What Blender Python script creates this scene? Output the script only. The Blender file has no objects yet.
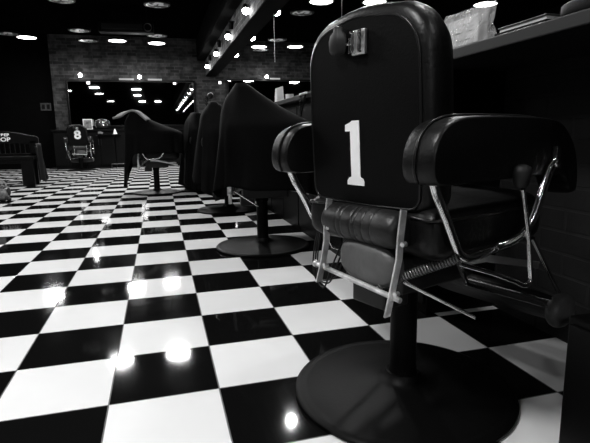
import bpy, bmesh, math, random
from mathutils import Vector, Matrix, noise
random.seed(7)
C = bpy.context.scene.collection
SC = bpy.context.scene
PI = math.pi
R = math.radians

# ------------------------------------------------------------------ camera, world, exposure
cam_d = bpy.data.cameras.new('camera'); cam = bpy.data.objects.new('camera', cam_d); C.objects.link(cam)
cam_d.sensor_width = 36; cam_d.lens = 36 * 485.96 / 590; cam_d.clip_start = 0.02; cam_d.clip_end = 100
yaw, pitch, roll = 0.2668, -0.1776, -0.0171
f = Vector((math.sin(yaw) * math.cos(pitch), math.cos(yaw) * math.cos(pitch), math.sin(pitch)))
r0 = Vector((math.cos(yaw), -math.sin(yaw), 0)); u0 = r0.cross(f)
rt = r0 * math.cos(roll) + u0 * math.sin(roll); up = -r0 * math.sin(roll) + u0 * math.cos(roll)
m = Matrix((rt, up, -f)).transposed().to_4x4(); m.translation = Vector((0.1801, -1.3303, 0.7292))
cam.matrix_world = m
SC.camera = cam
w = bpy.data.worlds.new('world'); SC.world = w; w.use_nodes = True
w.node_tree.nodes['Background'].inputs[0].default_value = (1, 1, 1, 1)
w.node_tree.nodes['Background'].inputs[1].default_value = 0.004
SC.view_settings.view_transform = 'Standard'; SC.view_settings.look = 'None'
SC.view_settings.exposure = 0.2; SC.view_settings.gamma = 1.0; SC.view_settings.use_curve_mapping = False
SC.cycles.use_denoising = True
SC.cycles.max_bounces = 8; SC.cycles.glossy_bounces = 5; SC.cycles.transparent_max_bounces = 8
SC.cycles.sample_clamp_indirect = 4.0
PEND_W, SPOT_W, WALL_W = 30.0, 44.0, 4.0       # watts of one pendant, one track spotlight, one wall lamp

# ------------------------------------------------------------------ materials
def mat(name, col=0.02, rough=0.5, metal=0.0, spec=0.5, emit=None, coat=0.0, bump=None, var=None, sheen=0.0):
    m = bpy.data.materials.new(name); m.use_nodes = True
    nt = m.node_tree; b = nt.nodes['Principled BSDF']
    b.inputs['Base Color'].default_value = (col, col, col, 1)
    b.inputs['Roughness'].default_value = rough; b.inputs['Metallic'].default_value = metal
    b.inputs['Specular IOR Level'].default_value = spec
    b.inputs['Coat Weight'].default_value = coat
    if sheen: b.inputs['Sheen Weight'].default_value = sheen
    if emit: b.inputs['Emission Color'].default_value = (1, 1, 1, 1); b.inputs['Emission Strength'].default_value = emit
    tc = nt.nodes.new('ShaderNodeTexCoord')
    if bump:
        n = nt.nodes.new('ShaderNodeTexNoise'); n.inputs['Scale'].default_value = bump[0]; n.inputs['Detail'].default_value = 4
        nt.links.new(tc.outputs['Object'], n.inputs['Vector'])
        bp = nt.nodes.new('ShaderNodeBump'); bp.inputs['Strength'].default_value = bump[1]; bp.inputs['Distance'].default_value = 0.01
        nt.links.new(n.outputs['Fac'], bp.inputs['Height']); nt.links.new(bp.outputs['Normal'], b.inputs['Normal'])
    v = var or (6.0, 0.8, 1.2)
    n2 = nt.nodes.new('ShaderNodeTexNoise'); n2.inputs['Scale'].default_value = v[0]; n2.inputs['Detail'].default_value = 3
    mr = nt.nodes.new('ShaderNodeMapRange'); mr.inputs['From Min'].default_value = 0.3; mr.inputs['From Max'].default_value = 0.7
    mr.inputs['To Min'].default_value = col * v[1]; mr.inputs['To Max'].default_value = col * v[2]
    nt.links.new(tc.outputs['Object'], n2.inputs['Vector']); nt.links.new(n2.outputs['Fac'], mr.inputs['Value'])
    nt.links.new(mr.outputs[0], b.inputs['Base Color'])
    return m

M = {}
M['leather'] = mat('black_leather', 0.003, 0.37, spec=0.30, bump=(90, 0.12))
M['soft_leather'] = mat('worn_black_leather', 0.008, 0.42, spec=0.45, bump=(70, 0.15))
M['grey_leather'] = mat('lit_pad_leather', 0.085, 0.45, spec=0.5, bump=(60, .2), var=(14, .7, 1.3))  # grey raised so the colour carries light caught by the calf pad
M['vinyl'] = mat('black_vinyl', 0.0022, 0.5, spec=0.08, bump=(220, 0.08))
M['piping'] = mat('black_piping', 0.006, 0.3, spec=0.4)
M['cloth'] = mat('black_cape_cloth', 0.0026, 0.7, spec=0.03, bump=(60, 0.1))
M['cloth_shiny'] = mat('black_satin', 0.003, 0.5, spec=0.08, bump=(40, 0.1))
M['chrome'] = mat('chrome', 0.75, 0.14, metal=1.0, bump=(40, 0.05))
M['steel'] = mat('brushed_steel', 0.8, 0.30, metal=0.9, bump=(60, 0.2))
M['dark_steel'] = mat('dark_steel', 0.10, 0.4, metal=0.8)
M['bar'] = mat('worn_bright_steel', 0.85, 0.30, metal=0.55, var=(30, .5, 1.1))
M['spring'] = mat('spring_steel', 0.3, 0.35, metal=0.9)
M['black_metal'] = mat('black_enamel', 0.002, 0.42, spec=0.15)
M['matte_base'] = mat('black_powder_coat', 0.002, 0.45, spec=0.08, bump=(160, 0.06))
M['rubber'] = mat('black_rubber', 0.008, 0.55, spec=.3)
M['white_paint'] = mat('white_print', 0.92, 0.5, var=(30, .96, 1.02))
M['white'] = mat('white_plastic', 0.75, 0.4)
M['paper'] = mat('paper', 0.6, 0.7, var=(12, .85, 1.1))
M['ink'] = mat('dark_ink', 0.05, 0.7)
M['ceiling'] = mat('black_ceiling', 0.0012, 0.9, spec=0.0)
M['blackwall'] = mat('black_wall_paint', 0.0018, 0.8, spec=0.03)
M['duct'] = mat('dark_duct', 0.0018, 0.5, spec=0.15)
M['wood'] = mat('black_wood', 0.002, 0.35, spec=0.12, bump=(12, 0.15), var=(20, .6, 1.5))
M['cab'] = mat('black_laminate', 0.002, 0.4, spec=0.12)
M['counter'] = mat('dark_counter', 0.009, 0.45, spec=0.3, var=(9, .8, 1.2))
M['bulb'] = mat('lit_lens', 0.8, 0.4, emit=40.0)
M['mech'] = mat('greased_dark_metal', 0.012, 0.45, metal=0.2)
M['lamp'] = mat('lit_diffuser', 0.8, 0.4, emit=7.0)
M['strip'] = mat('lit_strip', 0.08, 0.6, emit=0.25)
M['square'] = mat('reflected_square_glow', 0.8, 0.4, emit=1.0)  # glow that stands in for small squares reflected in the mirrors
M['towel'] = mat('pale_towel', 0.14, 0.85, bump=(120, 0.4))
M['grey_fur'] = mat('grey_plush', 0.2, 0.9, bump=(90, 0.5), var=(25, .4, 1.3))
M['dark_fur'] = mat('dark_plush', 0.02, 0.9, bump=(90, 0.5))
M['mirror'] = mat('mirror_silver', 0.62, 0.015, metal=1.0, var=(3, .97, 1.0))

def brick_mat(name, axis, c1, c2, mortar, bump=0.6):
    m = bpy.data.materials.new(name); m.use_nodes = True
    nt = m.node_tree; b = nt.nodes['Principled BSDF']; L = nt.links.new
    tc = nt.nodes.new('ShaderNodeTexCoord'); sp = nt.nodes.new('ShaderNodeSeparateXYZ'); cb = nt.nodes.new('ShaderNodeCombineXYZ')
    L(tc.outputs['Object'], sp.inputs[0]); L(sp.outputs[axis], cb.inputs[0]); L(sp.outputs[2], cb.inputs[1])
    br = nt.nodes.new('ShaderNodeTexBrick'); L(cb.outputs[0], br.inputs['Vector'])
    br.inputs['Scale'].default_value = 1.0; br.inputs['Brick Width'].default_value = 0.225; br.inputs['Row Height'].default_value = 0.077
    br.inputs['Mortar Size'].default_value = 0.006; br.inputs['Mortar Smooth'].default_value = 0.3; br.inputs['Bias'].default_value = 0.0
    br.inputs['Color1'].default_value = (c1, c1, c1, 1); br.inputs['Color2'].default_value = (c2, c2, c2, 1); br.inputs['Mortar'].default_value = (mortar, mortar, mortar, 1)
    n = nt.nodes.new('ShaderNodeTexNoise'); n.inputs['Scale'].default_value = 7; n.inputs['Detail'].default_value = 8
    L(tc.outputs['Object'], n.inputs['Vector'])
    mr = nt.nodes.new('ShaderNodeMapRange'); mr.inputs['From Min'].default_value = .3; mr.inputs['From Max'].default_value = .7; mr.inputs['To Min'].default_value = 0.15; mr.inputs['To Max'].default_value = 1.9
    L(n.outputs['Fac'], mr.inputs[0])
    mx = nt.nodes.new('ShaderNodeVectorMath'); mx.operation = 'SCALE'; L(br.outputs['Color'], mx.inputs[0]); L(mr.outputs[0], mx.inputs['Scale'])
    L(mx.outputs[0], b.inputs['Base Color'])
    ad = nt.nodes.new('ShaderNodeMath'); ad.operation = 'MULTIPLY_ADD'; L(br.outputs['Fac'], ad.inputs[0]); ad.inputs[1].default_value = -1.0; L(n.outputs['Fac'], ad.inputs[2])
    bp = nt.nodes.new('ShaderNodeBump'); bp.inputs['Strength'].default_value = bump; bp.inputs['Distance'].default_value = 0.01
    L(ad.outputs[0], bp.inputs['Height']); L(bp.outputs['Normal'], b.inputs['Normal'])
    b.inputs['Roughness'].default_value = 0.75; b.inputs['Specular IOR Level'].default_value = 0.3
    return m
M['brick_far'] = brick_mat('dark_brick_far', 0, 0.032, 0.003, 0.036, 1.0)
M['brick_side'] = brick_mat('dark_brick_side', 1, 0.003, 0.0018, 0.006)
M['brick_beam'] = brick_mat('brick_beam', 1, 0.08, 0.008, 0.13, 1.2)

def floor_mat():
    m = bpy.data.materials.new('checker_tiles'); m.use_nodes = True
    nt = m.node_tree; b = nt.nodes['Principled BSDF']; L = nt.links.new; T = 0.305
    def math_(op, a, bb=None):
        n = nt.nodes.new('ShaderNodeMath'); n.operation = op
        for i, x in enumerate((a, bb)):
            if x is None: continue
            if isinstance(x, (int, float)): n.inputs[i].default_value = x
            else: L(x, n.inputs[i])
        return n.outputs[0]
    tc = nt.nodes.new('ShaderNodeTexCoord'); sp = nt.nodes.new('ShaderNodeSeparateXYZ'); L(tc.outputs['Object'], sp.inputs[0])
    u = math_('DIVIDE', sp.outputs[0], T); v = math_('DIVIDE', sp.outputs[1], T)
    par = math_('ABSOLUTE', math_('FLOORED_MODULO', math_('ADD', math_('FLOOR', u), math_('FLOOR', v)), 2.0))   # 1 = white
    fu = math_('ABSOLUTE', math_('SUBTRACT', math_('FRACT', u), 0.5)); fv = math_('ABSOLUTE', math_('SUBTRACT', math_('FRACT', v), 0.5))
    gr = math_('GREATER_THAN', math_('MAXIMUM', fu, fv), 0.5 - 0.0065)
    n = nt.nodes.new('ShaderNodeTexNoise'); n.inputs['Scale'].default_value = 2.5; n.inputs['Detail'].default_value = 4; L(tc.outputs['Object'], n.inputs['Vector'])
    wv = math_('ADD', 0.66, math_('MULTIPLY', n.outputs['Fac'], 0.16))
    base = math_('ADD', math_('MULTIPLY', par, wv), 0.004)
    mix = nt.nodes.new('ShaderNodeMix'); mix.data_type = 'FLOAT'; L(gr, mix.inputs[0]); L(base, mix.inputs[2]); mix.inputs[3].default_value = 0.10
    L(mix.outputs[0], b.inputs['Base Color'])
    n2 = nt.nodes.new('ShaderNodeTexNoise'); n2.inputs['Scale'].default_value = 7; n2.inputs['Detail'].default_value = 5; L(tc.outputs['Object'], n2.inputs['Vector'])
    ro = math_('ADD', 0.03, math_('MULTIPLY', n2.outputs['Fac'], 0.06)); rg = math_('ADD', ro, math_('MULTIPLY', gr, 0.5))
    L(rg, b.inputs['Roughness']); b.inputs['Specular IOR Level'].default_value = 0.10
    bp = nt.nodes.new('ShaderNodeBump'); bp.inputs['Strength'].default_value = 0.12; bp.inputs['Distance'].default_value = 0.004
    n3 = nt.nodes.new('ShaderNodeTexNoise'); n3.inputs['Scale'].default_value = 5; n3.inputs['Detail'].default_value = 1; L(tc.outputs['Object'], n3.inputs['Vector'])
    L(math_('SUBTRACT', n3.outputs['Fac'], math_('MULTIPLY', gr, 0.5)), bp.inputs['Height']); L(bp.outputs['Normal'], b.inputs['Normal'])
    return m
M['floor'] = floor_mat()

def grille_mat():
    m = mat('mottled_grille', 0.3, 0.3, spec=0.6); nt = m.node_tree; b = nt.nodes['Principled BSDF']
    tc = nt.nodes.new('ShaderNodeTexCoord'); v = nt.nodes.new('ShaderNodeTexVoronoi'); v.inputs['Scale'].default_value = 16
    nt.links.new(tc.outputs['Object'], v.inputs['Vector'])
    cr = nt.nodes.new('ShaderNodeValToRGB'); cr.color_ramp.elements[0].position = .52; cr.color_ramp.elements[1].position = .62
    cr.color_ramp.elements[0].color = (.004, .004, .004, 1); cr.color_ramp.elements[1].color = (.8, .8, .8, 1)
    nt.links.new(v.outputs['Color'], cr.inputs[0]); nt.links.new(cr.outputs[0], b.inputs['Base Color'])
    return m
M['grille'] = grille_mat()
def bag_mat():
    m = mat('clear_plastic_film', 0.8, 0.12, spec=0.8); nt = m.node_tree; b = nt.nodes['Principled BSDF']
    b.inputs['Alpha'].default_value = 0.34
    tc = nt.nodes.new('ShaderNodeTexCoord'); n = nt.nodes.new('ShaderNodeTexNoise'); n.inputs['Scale'].default_value = 22; n.inputs['Detail'].default_value = 3; n.inputs['Distortion'].default_value = 1.5
    bp = nt.nodes.new('ShaderNodeBump'); bp.inputs['Strength'].default_value = 0.9; bp.inputs['Distance'].default_value = 0.02
    nt.links.new(tc.outputs['Object'], n.inputs['Vector']); nt.links.new(n.outputs['Fac'], bp.inputs['Height']); nt.links.new(bp.outputs['Normal'], b.inputs['Normal'])
    return m
M['film'] = bag_mat()

# ------------------------------------------------------------------ mesh helpers
def V(*a): return Vector(a)
def obj(name, bm, m, parent=None, smooth=None, bevel=0.0, bseg=2, sub=0):
    me = bpy.data.meshes.new(name)
    bmesh.ops.recalc_face_normals(bm, faces=bm.faces); bm.to_mesh(me); bm.free()
    me.materials.append(m)
    o = bpy.data.objects.new(name, me); C.objects.link(o)
    if parent: o.parent = parent
    if bevel:
        b = o.modifiers.new('bevel', 'BEVEL'); b.width = bevel; b.segments = bseg; b.limit_method = 'ANGLE'; b.angle_limit = R(35)
    if sub:
        s = o.modifiers.new('sub', 'SUBSURF'); s.levels = sub; s.render_levels = sub
    if smooth is not None:
        for p in me.polygons: p.use_smooth = True
        if smooth < 179: me.set_sharp_from_angle(angle=R(smooth))
    return o
def box(bm, x0, x1, y0, y1, z0, z1, mtx=None):
    vs = [V(x, y, z) for x in (x0, x1) for y in (y0, y1) for z in (z0, z1)]
    if mtx: vs = [mtx @ q for q in vs]
    v = [bm.verts.new(q) for q in vs]
    for q in ((0, 1, 3, 2), (4, 6, 7, 5), (0, 4, 5, 1), (2, 3, 7, 6), (0, 2, 6, 4), (1, 5, 7, 3)): bm.faces.new([v[i] for i in q])
    return bm
def BOX(*a, mtx=None): return box(bmesh.new(), *a, mtx=mtx)
def smooth_path(pts, n=6):
    pts = [Vector(q) for q in pts]; out = []
    P = [pts[0] * 2 - pts[1]] + pts + [pts[-1] * 2 - pts[-2]]
    for i in range(1, len(P) - 2):
        for k in range(n):
            t = k / n; a, b, c, d = P[i - 1:i + 3]
            out.append(0.5 * ((2 * b) + (c - a) * t + (2 * a - 5 * b + 4 * c - d) * t * t + (3 * b - a - 3 * c + d) * t ** 3))
    out.append(pts[-1]); return out
def sweep(bm, pts, prof, closed=False, up=None):
    """sweep a closed 2-D profile along a path"""
    pts = [Vector(q) for q in pts]; n = len(pts); rings = []; N = None
    for i, q in enumerate(pts):
        a = pts[(i - 1) % n] if (i or closed) else pts[0]; b = pts[(i + 1) % n] if (i < n - 1 or closed) else pts[-1]
        t = (b - a).normalized()
        if N is None:
            ref = Vector(up) if up else (V(0, 0, 1) if abs(t.z) < .9 else V(1, 0, 0)); N = (ref - t * ref.dot(t)).normalized()
        else:
            ref = Vector(up) if up else N
            N = (ref - t * ref.dot(t)).normalized()
        B = t.cross(N)
        rings.append([bm.verts.new(q + N * v + B * u) for u, v in prof])
    k = len(prof)
    for i in range(n if closed else n - 1):
        A, Bn = rings[i], rings[(i + 1) % n]
        for j in range(k): bm.faces.new((A[j], A[(j + 1) % k], Bn[(j + 1) % k], Bn[j]))
    if not closed: bm.faces.new(rings[0][::-1]); bm.faces.new(rings[-1])
    return bm
def circ(r, n=10, sx=1.0): return [(r * sx * math.cos(2 * PI * i / n), r * math.sin(2 * PI * i / n)) for i in range(n)]
def rect(w, h): return [(-w / 2, -h / 2), (w / 2, -h / 2), (w / 2, h / 2), (-w / 2, h / 2)]
def TUBE(pts, r, n=10, closed=False): return sweep(bmesh.new(), pts, circ(r, n), closed)
def lathe(bm, prof, n=48, mtx=None):
    rings = []
    for r, z in prof:
        if r < 1e-6:
            rings.append([bm.verts.new((mtx @ V(0, 0, z)) if mtx else (0, 0, z))]); continue
        ring = []
        for i in range(n):
            q = V(r * math.cos(2 * PI * i / n), r * math.sin(2 * PI * i / n), z)
            ring.append(bm.verts.new(mtx @ q if mtx else q))
        rings.append(ring)
    for A, B in zip(rings, rings[1:]):
        for i in range(n):
            j = (i + 1) % n
            if len(A) == 1 and len(B) > 1: bm.faces.new((A[0], B[i], B[j]))
            elif len(B) == 1 and len(A) > 1: bm.faces.new((A[i], A[j], B[0]))
            elif len(A) > 1: bm.faces.new((A[i], A[j], B[j], B[i]))
    if len(rings[0]) > 1: bm.faces.new(rings[0][::-1])
    if len(rings[-1]) > 1: bm.faces.new(rings[-1])
    return bm
def LATHE(prof, n=48, mtx=None): return lathe(bmesh.new(), prof, n, mtx)
def loft(rings, cap=True):
    bm = bmesh.new(); vr = [[bm.verts.new(q) for q in r] for r in rings]; k = len(rings[0])
    for A, B in zip(vr, vr[1:]):
        for j in range(k): bm.faces.new((A[j], A[(j + 1) % k], B[(j + 1) % k], B[j]))
    if cap: bm.faces.new(vr[0][::-1]); bm.faces.new(vr[-1])
    return bm
def extrude_poly(pts2, fn0, fn1):
    """a 2-D outline between two placements"""
    return loft([[fn0(a, b) for a, b in pts2], [fn1(a, b) for a, b in pts2]])
def align(a, b):
    d = (Vector(b) - Vector(a)); q = V(0, 0, 1).rotation_difference(d.normalized())
    return Matrix.Translation(Vector(a)) @ q.to_matrix().to_4x4(), d.length
def CYL(a, b, r, n=16, r2=None):
    mt, l = align(a, b); return LATHE([(0, 0), (r, 0), (r if r2 is None else r2, l), (0, l)], n, mt)
def ball(bm, c, r, sx=1, sy=1, sz=1, n=20):
    lathe(bm, [(0, -r)] + [(r * math.cos(a), r * math.sin(a)) for a in [R(q) for q in range(-75, 90, 15)]] + [(0, r)], n, Matrix.Translation(V(*c)) @ Matrix.Diagonal((sx, sy, sz, 1)))
def tag(o, label=None, cat=None, group=None, kind=None):
    if label: o['label'] = label
    if cat: o['category'] = cat
    if group: o['group'] = group
    if kind: o['kind'] = kind
    return o
def thing(name, label, cat, loc=(0, 0, 0), rz=0.0, group=None):
    o = bpy.data.objects.new(name, None); C.objects.link(o); o.empty_display_size = .1
    o.location = loc; o.rotation_euler = (0, 0, rz); return tag(o, label, cat, group)
def dup(root, loc, rz, label, group=None, skip=()):
    r = root.copy(); C.objects.link(r); r.location = loc; r.rotation_euler = (0, 0, rz); r['label'] = label
    if group: r['group'] = group
    for ch in list(root.children):
        if ch.name.split('.')[0] in skip: continue
        c = ch.copy(); C.objects.link(c); c.parent = r
        for g in ch.children:
            d = g.copy(); C.objects.link(d); d.parent = c
    return r
def struct(name, bm, m, **k):
    o = obj(name, bm, m, **k); o['kind'] = 'structure'; return o
def glyphs(text, size, offset=0.0, depth=0.0008):
    """mesh of flat lettering in the xy plane, centred on the origin"""
    cu = bpy.data.curves.new('t', 'FONT'); cu.body = text; cu.size = size; cu.offset = offset; cu.extrude = depth; cu.align_x = 'CENTER'; cu.align_y = 'CENTER'
    o = bpy.data.objects.new('t', cu); C.objects.link(o)
    dg = bpy.context.evaluated_depsgraph_get(); dg.update()
    me = bpy.data.meshes.new_from_object(o.evaluated_get(dg)); bm = bmesh.new(); bm.from_mesh(me)
    bpy.data.objects.remove(o); bpy.data.curves.remove(cu); bpy.data.meshes.remove(me)
    return bm

# ------------------------------------------------------------------ lights
def area(loc, watts, size, rot=(0, 0, 0), parent=None, spread=180):
    d = bpy.data.lights.new('lamp_light', 'AREA'); d.shape = 'DISK'; d.size = size; d.energy = watts; d.spread = R(spread)
    o = bpy.data.objects.new('lamp_light', d); C.objects.link(o); o.location = loc; o.rotation_euler = rot
    if parent: o.parent = parent
    return o
def spot(loc, target, watts, angle=80, size=0.05, parent=None):
    d = bpy.data.lights.new('spot_light', 'SPOT'); d.energy = watts; d.spot_size = R(angle); d.spot_blend = 0.8; d.shadow_soft_size = size
    o = bpy.data.objects.new('spot_light', d); C.objects.link(o); o.location = loc
    o.rotation_euler = (Vector(target) - Vector(loc)).to_track_quat('-Z', 'Y').to_euler()
    if parent: o.parent = parent
    return o

# ------------------------------------------------------------------ room shell
WY = 11.8; CZ = 3.15
struct('floor', BOX(-6.5, 8.0, -9.0, 12.3, -0.1, 0.0), M['floor'])
struct('ceiling', BOX(-6.5, 8.0, -9.0, 12.3, CZ, CZ + .1), M['ceiling'])
struct('wall_back', BOX(-6.5, 8.0, 12.0, 12.3, 0, CZ), M['blackwall'])
struct('wall_brick_back', BOX(-2.2, 8.0, WY, 12.0, 0, CZ), M['brick_far'])
struct('wall_left', BOX(-6.6, -6.5, -9.0, 12.3, 0, CZ), M['blackwall'])
struct('wall_right', BOX(8.0, 8.1, -9.0, 12.3, 0, CZ), M['blackwall'])
struct('wall_front', BOX(-6.6, 8.1, -9.1, -9.0, 0, CZ), M['blackwall'])
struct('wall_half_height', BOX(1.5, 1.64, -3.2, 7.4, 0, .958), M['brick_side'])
struct('trim_brick_beam', BOX(1.45, 1.72, -9.0, WY, 2.25, 2.62), M['brick_beam'])
struct('trim_beam_underside', BOX(1.452, 1.718, -9.0, WY, 2.235, 2.249), M['blackwall'])
struct('trim_soffit', BOX(1.25, 1.95, -9.0, WY, 2.62, CZ), M['blackwall'])

# ------------------------------------------------------------------ barber chair
def backrest_outline(hx, z0, z1, rc, rb, y, n=9, lean=0.04, zb=.56, taper=0.0):
    """closed outline in the xz plane: rounded top corners rc, rounded bottom corners rb, gently arched top"""
    pts = []
    def arc(cx, cz, r, a0, a1):
        for i in range(n):
            a = R(a0 + (a1 - a0) * i / (n - 1)); pts.append((cx + r * math.cos(a), cz + r * math.sin(a)))
    arc(hx - rc, z1 - rc, rc, 0, 82)
    for i in range(1, 10):
        t = i / 10; x = (hx - rc) * (1 - 2 * t); pts.append((x, z1 + 0.012 * math.sin(PI * t) ** .8))
    arc(-hx + rc, z1 - rc, rc, 98, 180)
    for i in range(1, 7): t = i / 7; pts.append((-hx - .004 * math.sin(PI * t), z1 - rc + (z0 + rb - z1 + rc) * t))
    arc(-hx + rb, z0 + rb, rb, 180, 270)
    for i in range(1, 7): t = i / 7; pts.append((-hx + rb + 2 * (hx - rb) * t, z0 - .004 * math.sin(PI * t)))
    arc(hx - rb, z0 + rb, rb, 270, 360)
    for i in range(1, 7): t = i / 7; pts.append((hx + .004 * math.sin(PI * t), z0 + rb + (z1 - rc - z0 - rb) * t))
    return [V(x - .010, y - lean * (z - zb), z) for x, z in pts]

def armrest_profile():
    """side outline (y, z): top pad bulging down at both ends like a hood"""
    p = [(-.205, .622), (-.238, .63), (-.249, .66), (-.243, .70), (-.222, .733), (-.185, .752), (-.13, .760), (0, .762), (.13, .760), (.215, .750),
         (.262, .725), (.300, .685), (.322, .635), (.328, .585), (.318, .567), (.290, .572), (.272, .60), (.24, .618), (.1, .622), (-.1, .622)]
    return p
def smooth2(p, n=4):
    q = smooth_path([V(a, b, 0) for a, b in p + p[:1]], n)[:-1]
    return [(v.x, v.y) for v in q]

def make_chair(label, number, loc, heading, group, headrest=False):
    t = thing('barber_chair', label, 'chair', loc, -R(heading), group)
    LE, CH = M['leather'], M['chrome']
    # base and column
    obj('base', LATHE([(0, 0), (.300, 0), (.307, .004), (.3075, .011), (.302, .017), (.288, .0195), (.279, .0175), (.272, .019), (.17, .027), (.075, .036), (.055, .046), (.047, .062), (0, .062)], 96), M['matte_base'], t, smooth=40)
    col = obj('column', LATHE([(0, .05), (.043, .05), (.039, .066), (.037, .085), (.037, .30), (.042, .305), (.042, .35), (0, .35)], 40), M['matte_base'], t, smooth=35)
    # mechanism box under the seat
    bm = BOX(-.105, .105, -.125, .16, .335, .43); box(bm, -.06, .06, -.14, -.05, .285, .345); box(bm, -.16, .16, -.09, .25, .405, .44)
    obj('lift_mechanism', bm, M['mech'], t, bevel=.006)
    # seat
    rings = []
    for i in range(15):
        a = i / 14; z = .445 + .115 * a; k = 1 - abs(2 * a - 1) ** 4 * .08
        ring = []
        for j in range(48):
            th = 2 * PI * j / 48; c, s = math.cos(th), math.sin(th); e = .26
            x = .234 * k * math.copysign(abs(c) ** e, c); y = .055 + .248 * k * math.copysign(abs(s) ** e, s)
            if s < 0: y += .055 * (1 - min(1, abs(x) / .234) ** 3)
            ring.append(V(x, y, z + .012 * (1 - (x / .23) ** 2) * a))
        rings.append(ring)
    seat = obj('seat', loft(rings), LE, t, smooth=60)
    pp = []
    for i in range(72):
        a = 2 * PI * i / 72; x = .235 * math.copysign(abs(math.cos(a)) ** .26, math.cos(a)); y = .055 + .249 * math.copysign(abs(math.sin(a)) ** .26, math.sin(a))
        if math.sin(a) < 0: y += .055 * (1 - min(1, abs(x) / .235) ** 3)
        pp.append(V(x, y, .540))
    obj('seat_piping', TUBE(pp, .0035, 6, True), M['piping'], seat, smooth=180)
    # backrest cushion, rear panel, piping, number
    bk = obj('backrest', loft([backrest_outline(.188, .556, .986, .10, .03, -.152), backrest_outline(.200, .552, 1.000, .105, .035, -.147), backrest_outline(.208, .544, 1.010, .11, .04, -.134),
                               backrest_outline(.211, .541, 1.014, .11, .04, -.112), backrest_outline(.209, .543, 1.012, .11, .04, -.088), backrest_outline(.198, .552, 1.002, .105, .035, -.062), backrest_outline(.175, .575, .98, .09, .03, -.048)]), LE, t, smooth=60)
    obj('rear_panel', loft([backrest_outline(.183, .560, .982, .097, .03, -.1555), backrest_outline(.1845, .5585, .9835, .098, .03, -.150)]), M['vinyl'], bk, smooth=40)
    obj('piping', TUBE(backrest_outline(.1855, .557, .985, .099, .031, -.1545), .0032, 6, True), M['piping'], bk, smooth=180)
    yb = lambda z: -.1562 - .04 * (z - .56)
    if number == '1':
        one = [(-.026, -.080), (.035, -.080), (.036, -.070), (.031, -.062), (.022, -.059), (.021, .080), (-.004, .080), (-.016, .074), (-.030, .070), (-.030, .054), (-.012, .054), (-.011, -.059), (-.020, -.062), (-.026, -.070)]
        cx, cz = -.032, .680
        obj('number_one', extrude_poly(one, lambda a, b: V(cx + a, yb(cz + b) - .0012, cz + b), lambda a, b: V(cx + a, yb(cz + b) + .001, cz + b)), M['white_paint'], bk)
    elif number == '8':
        bm = glyphs('8', .25, .010)
        for v in bm.verts: x, y, z = v.co; v.co = V(x * 1.1, yb(.79 + y) - .001 - z, .79 + y)
        obj('number_eight', bm, M['white_paint'], bk)
    # headrest bracket plate and its clamp knob
    pl = BOX(-.020, .024, -.182, -.172, .910, .966); 
    bp = obj('headrest_bracket', pl, M['steel'], bk, bevel=.002)
    bm = bmesh.new()
    for x in (-.009, .013): box(bm, x - .005, x + .005, -.190, -.182, .913, .963)
    box(bm, -.028, -.020, -.186, -.172, .915, .95)
    obj('bracket_rail', bm, M['chrome'], bp, bevel=.0015)
    for x, z in ((-.013, .960), (.019, .960), (-.013, .916), (.019, .916), (-.024, .936)):
        obj('bolt', LATHE([(0, 0), (.0035, 0), (.003, .003), (0, .003)], 10, Matrix.Translation(V(x, -.190, z)) @ Matrix.Rotation(R(90), 4, 'X')), M['chrome'], bk, smooth=40)
    kn = []
    for i, (z, r_, ry) in enumerate(((.916, .004, .004), (.919, .020, .012), (.928, .025, .017), (.950, .026, .018), (.963, .023, .014), (.970, .014, .010), (.980, .012, .009), (.983, .004, .003))):
        kn.append([V(-.062 + r_ * (1 + .12 * math.cos(5 * a)) * math.cos(a), -.187 + ry * math.sin(a), z) for a in [2 * PI * q / 24 for q in range(24)]])
    obj('clamp_knob', loft(kn), M['rubber'], bk, smooth=50)
    # lumbar roll with pleats
    prof = [(0, -.128), (.026, -.128), (.038, -.124), (.043, -.115)]
    for q in (-.062, -.045, -.010, .006, .032, .060): prof += [(.0455, q - .008), (.0452, q - .0022), (.0434, q), (.0452, q + .0022), (.0455, q + .008)]
    prof += [(.0455, .09), (.043, .115), (.038, .124), (.026, .128), (0, .128)]
    mt = Matrix.Translation(V(.020, -.172, .508)) @ Matrix.Rotation(R(90), 4, 'Y')
    roll_ = obj('lumbar_roll', LATHE(prof, 40, mt), M['soft_leather'], t, smooth=70)
    # oval pad hung under the roll
    rings = []
    for d, k in ((-.030, .55), (-.026, .80), (-.018, .94), (-.006, 1.0), (.012, 1.0), (.022, .9)):
        rr = []
        for j in range(40):
            a = 2 * PI * j / 40; X = .098 * k * math.copysign(abs(math.cos(a)) ** .75, math.cos(a)); Z = .054 * k * math.copysign(abs(math.sin(a)) ** .75, math.sin(a))
            X, Z = X * math.cos(-.06) - Z * math.sin(-.06), X * math.sin(-.06) + Z * math.cos(-.06)
            rr.append(V(.042 + X, -.172 + d, .418 + Z))
        rings.append(rr)
    pad = obj('calf_pad', loft(rings), M['grey_leather'], t, smooth=60)
    obj('pad_piping', TUBE(rings[3], .004, 6, True), M['piping'], pad, smooth=180)
    # flat steel bars that carry the back
    fb = rect(.019, .005)
    for pts in ([(-.092, -.192, .562), (-.090, -.203, .50), (-.085, -.208, .455), (-.096, -.210, .40), (-.117, -.210, .335)],
                [(.163, -.192, .562), (.165, -.203, .50), (.167, -.208, .455), (.153, -.210, .385), (.136, -.210, .312)]):
        o = obj('back_bar', sweep(bmesh.new(), pts, [(a, b) for b, a in fb], up=(0, 1, 0)), M['bar'], t, bevel=.001)
        for k in (1, 3):
            a = V(*pts[k]); obj('bolt', CYL(a + V(.014, .002, -.01), a + V(.014, -.010, -.01), .006, 12), M['steel'], o, smooth=40)
    cb = obj('cross_bar', TUBE([(-.138, -.202, .380), (.168, -.202, .358)], .0066, 12), M['bar'], t, smooth=50)
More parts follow.
